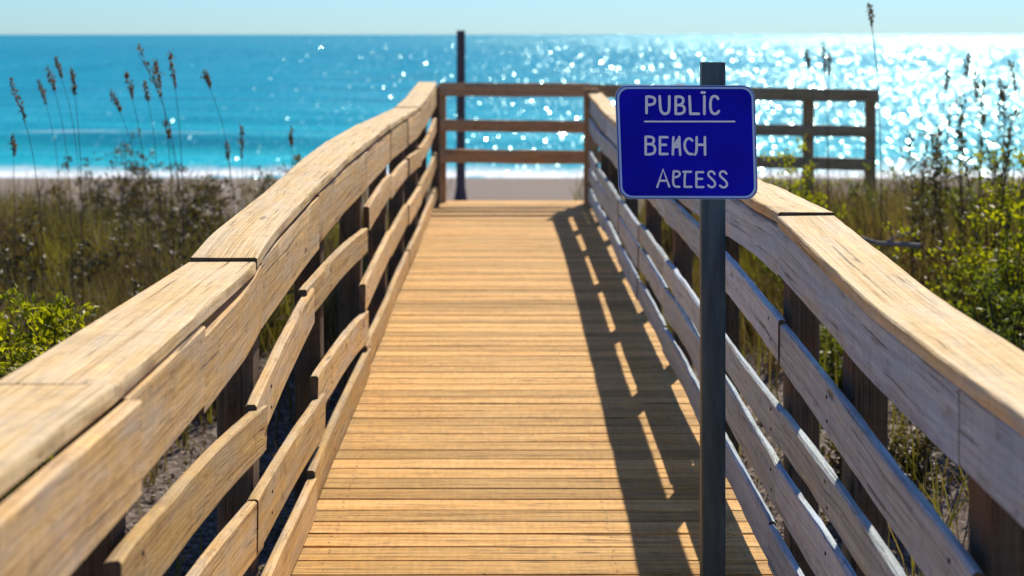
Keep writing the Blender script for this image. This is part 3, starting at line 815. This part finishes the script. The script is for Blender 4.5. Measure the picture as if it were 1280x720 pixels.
# --- shrubs
def top_h(x, y, py): return zat(py, y)-float(gz(x, y))
shrub(-1.76, 6.15, .30, top_h(-1.76, 6.15, 384), 9000, .034, M['leaf_bright'], 'bright yellow-green leafy shrub beside the left railing at the picture edge', nst=24, lo=.88, tw_=.30)
shrub(-1.98, 5.75, .20, top_h(-1.98, 5.75, 412), 5000, .034, M['leaf_bright'], 'bright yellow-green bush cut by the left picture edge, beyond the left cap rail', nst=12, lo=.85, tw_=.3)
shrub(-1.20, 7.6, .22, .50, 520, .030, M['leaf_bright'], 'low bright green plant glimpsed between the boards of the left railing', nst=6)
shrub(-1.12, 4.9, .16, .34, 300, .028, M['leaf_green'], 'small green sprig on the litter under the left railing', nst=5)
LS = [(-3.6, 12.5, .8, 1.0, 'leaf_dark', 'dull green bush at the far left, below the sea oats'), (-2.5, 15.5, .8, 1.05, 'leaf_dark', 'dark brown-green bush left of the boardwalk, in the middle of the brush'),
      (-3.0, 9.8, .7, .80, 'leaf_dark', 'dark bush just above the bright yellow-green shrub'), (-1.9, 11.2, .6, .80, 'leaf_dark', 'dark shadowy bush beside the left cap rail joint'),
      (-3.35, 17.0, .75, 1.2, 'leaf_dark', 'dark upright bush standing against the pale sand strip on the left'),
      (-4.6, 17.5, .9, .9, 'leaf_dark', 'dull olive bush at the back left below the sand strip'), (-4.6, 19.5, .9, 1.2, 'leaf_dark', 'dark bush silhouetted against the pale sand nearest the left edge'),
      (-2.3, 18.0, .6, 1.15, 'leaf_dark', 'dark brushy bush near the left railing below the surf line')]
for i, (x, y, r_, h_, m_, lb) in enumerate(LS): shrub(x, y, r_, h_, 2600, .055, M[m_], lb, nst=16, group='dark bushes left of the boardwalk')
RS = [(2.60, 8.6, .55, 1.02, 'leaf_green', 'leafy green shrub at the right edge, above the right cap rail'), (3.1, 10.2, .75, 1.25, 'leaf_bright', 'bright green leafy shrub at the right edge of the dune'),
      (2.0, 9.9, .42, .72, 'leaf_green', 'green bush beside the right cap rail, under the dead branch'), (2.45, 12.6, .6, .80, 'leaf_green', 'olive bush behind the dead branch on the right'),
      (3.9, 13.0, .85, 1.25, 'leaf_green', 'tall green bush at the right edge behind the leafy shrubs'), (2.50, 14.0, .50, 1.42, 'leaf_bright', 'yellow-green bush in front of the end fence, right of the sign'),
      (2.75, 16.0, .7, .95, 'leaf_dark', 'brownish bush at the foot of the fence end post'), (4.6, 17.5, .9, 1.1, 'leaf_dark', 'brown bush against the bright water at the far right'),
      (3.5, 15.4, .6, 1.0, 'leaf_green', 'olive bush between the fence end post and the right edge'), (1.75, 7.6, .34, .50, 'leaf_dark', 'low dark bush close against the right railing')]
for i, (x, y, r_, h_, m_, lb) in enumerate(RS): shrub(x, y, r_, h_, 3000, .042, M[m_], lb, nst=17, group='green bushes right of the boardwalk')

# --- tall leafy weeds against the glitter on the right
def weed(px, pyt, Y, label, nleaf=70):
    x = xat(px, Y); zg = float(gz(x, Y)); zt = zat(pyt, Y)
    root = empty('tall_weed', (x, Y, zg), label, 'weed', 'tall weeds against the bright water')
    h = zt-zg; SV, SF = [], []; P, D = [], []
    for k in range(3):
        tx, ty = x+random.uniform(-.18, .18), Y+random.uniform(-.2, .2); top = zt-random.uniform(0, .3)*(k > 0)*h
        pts = [(x+(tx-x)*t+.02*math.sin(t*5+k), Y+(ty-Y)*t, zg-.03+(top-zg)*t) for t in [i/8 for i in range(9)]]
        v, f = tube(pts, .0045, .0015, 4); b = len(SV); SV += v; SF += [tuple(b+i for i in g_) for g_ in f]
        for _ in range(nleaf):
            t = random.uniform(.3, 1); i = min(7, int(t*8)); p = Vector(pts[i]).lerp(Vector(pts[i+1]), t*8-i)
            P.append(p); D.append((random.gauss(0, 1), random.gauss(0, 1), random.gauss(.8, .5)))
    mesh_obj('stem', SV, SF, M['twig'], root)
    n = len(P); V, Fc, t = leaves_np(np.array(P), np.array(D), rng.uniform(.03, .08, n), rng.uniform(.006, .012, n), rng.uniform(-1, 1, n), rng.random(n)*.7)
    np_mesh('foliage', V, Fc, M['leaf_dark'], t, root, loc=(x, Y, zg))
for a in ((1152, 150, 11.5, 'short leafy weed just right of the fence end post'), (1170, 128, 12.5, 'leafy weed second from the fence end post against the glitter'),
          (1190, 112, 11.0, 'leafy weed with bare tip left of the tallest right-hand stalks'), (1213, 100, 12.0, 'dark leafy weed under the paired stalk tips'),
          (1232, 118, 10.5, 'leafy weed between the paired stalk tips and the right edge'), (1248, 104, 11.8, 'tall dark leafy weed close to the right edge'),
          (1266, 96, 10.8, 'tallest leafy weed at the right edge'), (1280, 120, 11.2, 'leafy weed cut by the right edge'),
          (1135, 175, 12.0, 'low weed beside the fence end post')): weed(*a)

# --- sea oats: stalk, arching blades and a drooping seed head
def sea_oat(px, pyt, Y, label, head=.22, bend=-.12, thick=1.0, grp='sea oats left of the boardwalk', dens=95):
    x = xat(px, Y); zt = zat(pyt, Y); bend *= random.uniform(1.0, 1.6); xb = x-bend*1.1-random.uniform(-.03, .03); zg = float(gz(xb, Y))
    root = empty('sea_oat', (xb, Y, zg), label, 'sea oat', grp)
    H = zt-zg; pts = []
    for i in range(15):
        t = i/14; pts.append(Vector((xb+(x-xb)*t**5, Y+.03*t, zg-.03+(H+.03)*(t-.02*t**6))))
    v, f = tube(pts, .0034*thick, .0013*(2.2 if pyt < 20 else 1), 5); mesh_obj('stem', v, f, M['oat'], root)
    # seed head: flat spikelets hanging round the last stretch
    P, D = [], []
    for _ in range(int(dens)):
        t = random.random(); zz = zt-head*t*.98
        tt = (zz-zg)/H; cx = xb+(x-xb)*max(tt, 0)**5
        sp = .010*thick*math.sin(math.pi*min(1, t*.9+.12))
        P.append((cx+random.gauss(0, sp), Y+.03+random.gauss(0, sp), zz)); D.append((random.gauss(-.25*(1 if bend < 0 else -1), .35), random.gauss(0, .4), random.choice((-1, -.5, .7))))
    n = len(P); V, Fc, t = leaves_np(np.array(P), np.array(D), rng.uniform(.016, .030, n)*thick, rng.uniform(.004, .007, n)*thick, rng.uniform(-1.5, 1.5, n), rng.random(n))
    np_mesh('seed_head', V, Fc, M['oat'], t, root, loc=(xb, Y, zg))
    m = 9; V, Fc, t = blades_np(np.tile([xb, Y, zg-.02], (m, 1))+rng.normal(0, .02, (m, 3))*np.array([1, 1, 0]), rng.uniform(.4, .8, m)*min(H, 1.6), rng.uniform(.15, .5, m), np.full(m, .005), rng.uniform(0, 6.28, m), rng.random(m)*.5)
    np_mesh('leaf_blades', V, Fc, M['grass'], t, root, loc=(xb, Y, zg))
for a in ((12, 100, 9.0, 'sea oat with a drooping brown head nearest the left edge', .22, -.13), (46, 100, 11.5, 'faint pale sea oat second from the left edge', .16, -.12),
          (58, 84, 10.5, 'slim sea oat left of the crossed pair', .15, -.10), (68, 72, 10.8, 'slim sea oat with small head behind the red-brown one', .12, -.10), (88, 86, 9.2, 'sea oat with a stout upright red-brown head', .14, -.06),
          (138, 114, 10.5, 'thin pale sea oat left of the tallest group', .12, -.13), (157, 92, 9.6, 'sea oat with a short tilted head left of the tallest one', .14, -.11),
          (171, 56, 9.2, 'tallest sea oat on the left with a long dark head', .30, -.16), (180, 104, 10.4, 'small sea oat head tucked under the tallest one', .11, -.08),
          (193, 76, 9.8, 'sea oat with a narrow head between the two tallest', .16, -.09), (211, 61, 9.4, 'sea oat with a long straight upright dark head', .22, -.04),
          (254, 88, 10.2, 'bare thin sea oat stalk right of the tallest group', .10, -.12), (206, 150, 10.8, 'low sea oat stalk below the tallest group', .12, -.06),
          (301, 158, 11.0, 'short dark sea oat stalk toward the left railing', .20, -.01), (283, 178, 12.0, 'short faint sea oat left of the dark stalk', .12, -.01),
          (364, 160, 11.5, 'short sea oat stalk close to the left railing', .12, -.02), (14, 168, 10.0, 'short dark upright sea oat at the left edge', .12, .0)):
    sea_oat(*a)
for a in ((1088, 5, 10.5, 'tallest sea oat on the right, head reaching into the sky', .14, -.07), (1009, 62, 12.0, 'thin bare sea oat stalk above the fence rail', .12, -.06),
          (1031, 54, 11.8, 'sea oat with a dark head above the fence rail', .22, -.02), (1037, 66, 12.2, 'sea oat leaning right above the fence rail', .16, .02),
          (1212, 66, 10.6, 'sea oat with a forked tip toward the right edge', .16, .03), (1221, 90, 10.8, 'sea oat with a thick dark head toward the right edge', .20, -.02),
          (1266, 78, 10.4, 'sea oat with a dark head by the right edge', .18, -.03), (1252, 100, 10.9, 'sea oat just left of the edge stalk on the right', .16, -.06),
          (1186, 90, 11.6, 'faint sea oat stalk left of the forked one', .12, .04)):
    sea_oat(*a, grp='sea oats right of the boardwalk', thick=1.0)

# --- dead branch on the right
def branch():
    Y = 10.2; P0 = Vector((xat(1075, Y), Y, zat(297, Y))); P1 = Vector((xat(1145, Y), Y-.1, zat(305, Y)))
    root = empty('dead_branch', P0, 'bare grey dead branch lying in the brush behind the right cap rail', 'branch')
    def part(nm, pts, r0, r1):
        v, f = tube(pts, r0, r1, 7); u = [(q*.1, k*.03) for q in range(len(f)) for k in range(4)]
        mesh_obj(nm, v, f, M['drift'], root, u, [.5]*len(f), True)
    part('limb', [P0, P0.lerp(P1, .3)+Vector((0, 0, -.02)), P0.lerp(P1, .7)+Vector((0, 0, -.005)), P1], .012, .018)
    q = P0.lerp(P1, .45); part('twig', [q, q+Vector((.06, 0, .03)), q+Vector((.15, .02, .055))], .008, .004)
branch()

# ------------------------------------------------------------------ light, world, camera
w = bpy.data.worlds.new('World'); sc.world = w; w.use_nodes = True
t = w.node_tree; t.nodes.clear()
sky = t.nodes.new('ShaderNodeTexSky'); sky.sky_type = 'NISHITA'; sky.sun_disc = False
sky.sun_elevation = R(SUN_EL); sky.sun_rotation = R(SUN_AZ); sky.altitude = 0
sky.air_density = 1.0; sky.dust_density = .15; sky.ozone_density = 3.0
tint = t.nodes.new('ShaderNodeMix'); tint.data_type = 'RGBA'; tint.blend_type = 'MULTIPLY'; tint.inputs[0].default_value = 1.0; tint.inputs[7].default_value = (.50, .81, 1.22, 1)
t.links.new(sky.outputs[0], tint.inputs[6])
bg = t.nodes.new('ShaderNodeBackground'); bg.inputs['Strength'].default_value = .085
o = t.nodes.new('ShaderNodeOutputWorld'); t.links.new(tint.outputs[2], bg.inputs[0]); t.links.new(bg.outputs[0], o.inputs[0])

sd = bpy.data.lights.new('sun', 'SUN'); sd.energy = 5.0; sd.angle = R(.5); sd.color = (1.0, .90, .74)
so = bpy.data.objects.new('sun', sd); COL.objects.link(so)
az, el = R(SUN_AZ), R(SUN_EL)
to_sun = Vector((math.sin(az)*math.cos(el), math.cos(az)*math.cos(el), math.sin(el)))
so.rotation_euler = to_sun.to_track_quat('Z', 'Y').to_euler(); so.location = to_sun*60

cd = bpy.data.cameras.new('camera'); cd.sensor_width = 36; cd.lens = F/1280*36
cd.shift_x = (640-VX)/1280; cd.shift_y = -(360-HZ)/1280
cd.clip_start = .05; cd.clip_end = 60000
cd.dof.use_dof = True; cd.dof.focus_distance = 4.95; cd.dof.aperture_fstop = 3.6; cd.dof.aperture_blades = 0
co = bpy.data.objects.new('camera', cd); COL.objects.link(co); co.location = (0, 0, EYE); co.rotation_euler = (R(90), 0, 0)
sc.camera = co

sc.view_settings.view_transform = 'Standard'; sc.view_settings.look = 'None'; sc.view_settings.gamma = 1; sc.view_settings.exposure = 0.28
sc.cycles.use_denoising = True; sc.cycles.sample_clamp_indirect = 8; sc.cycles.sample_clamp_direct = 0
sc.cycles.max_bounces = 6; sc.cycles.transparent_max_bounces = 4
sc.cycles.caustics_reflective = False; sc.cycles.caustics_refractive = False
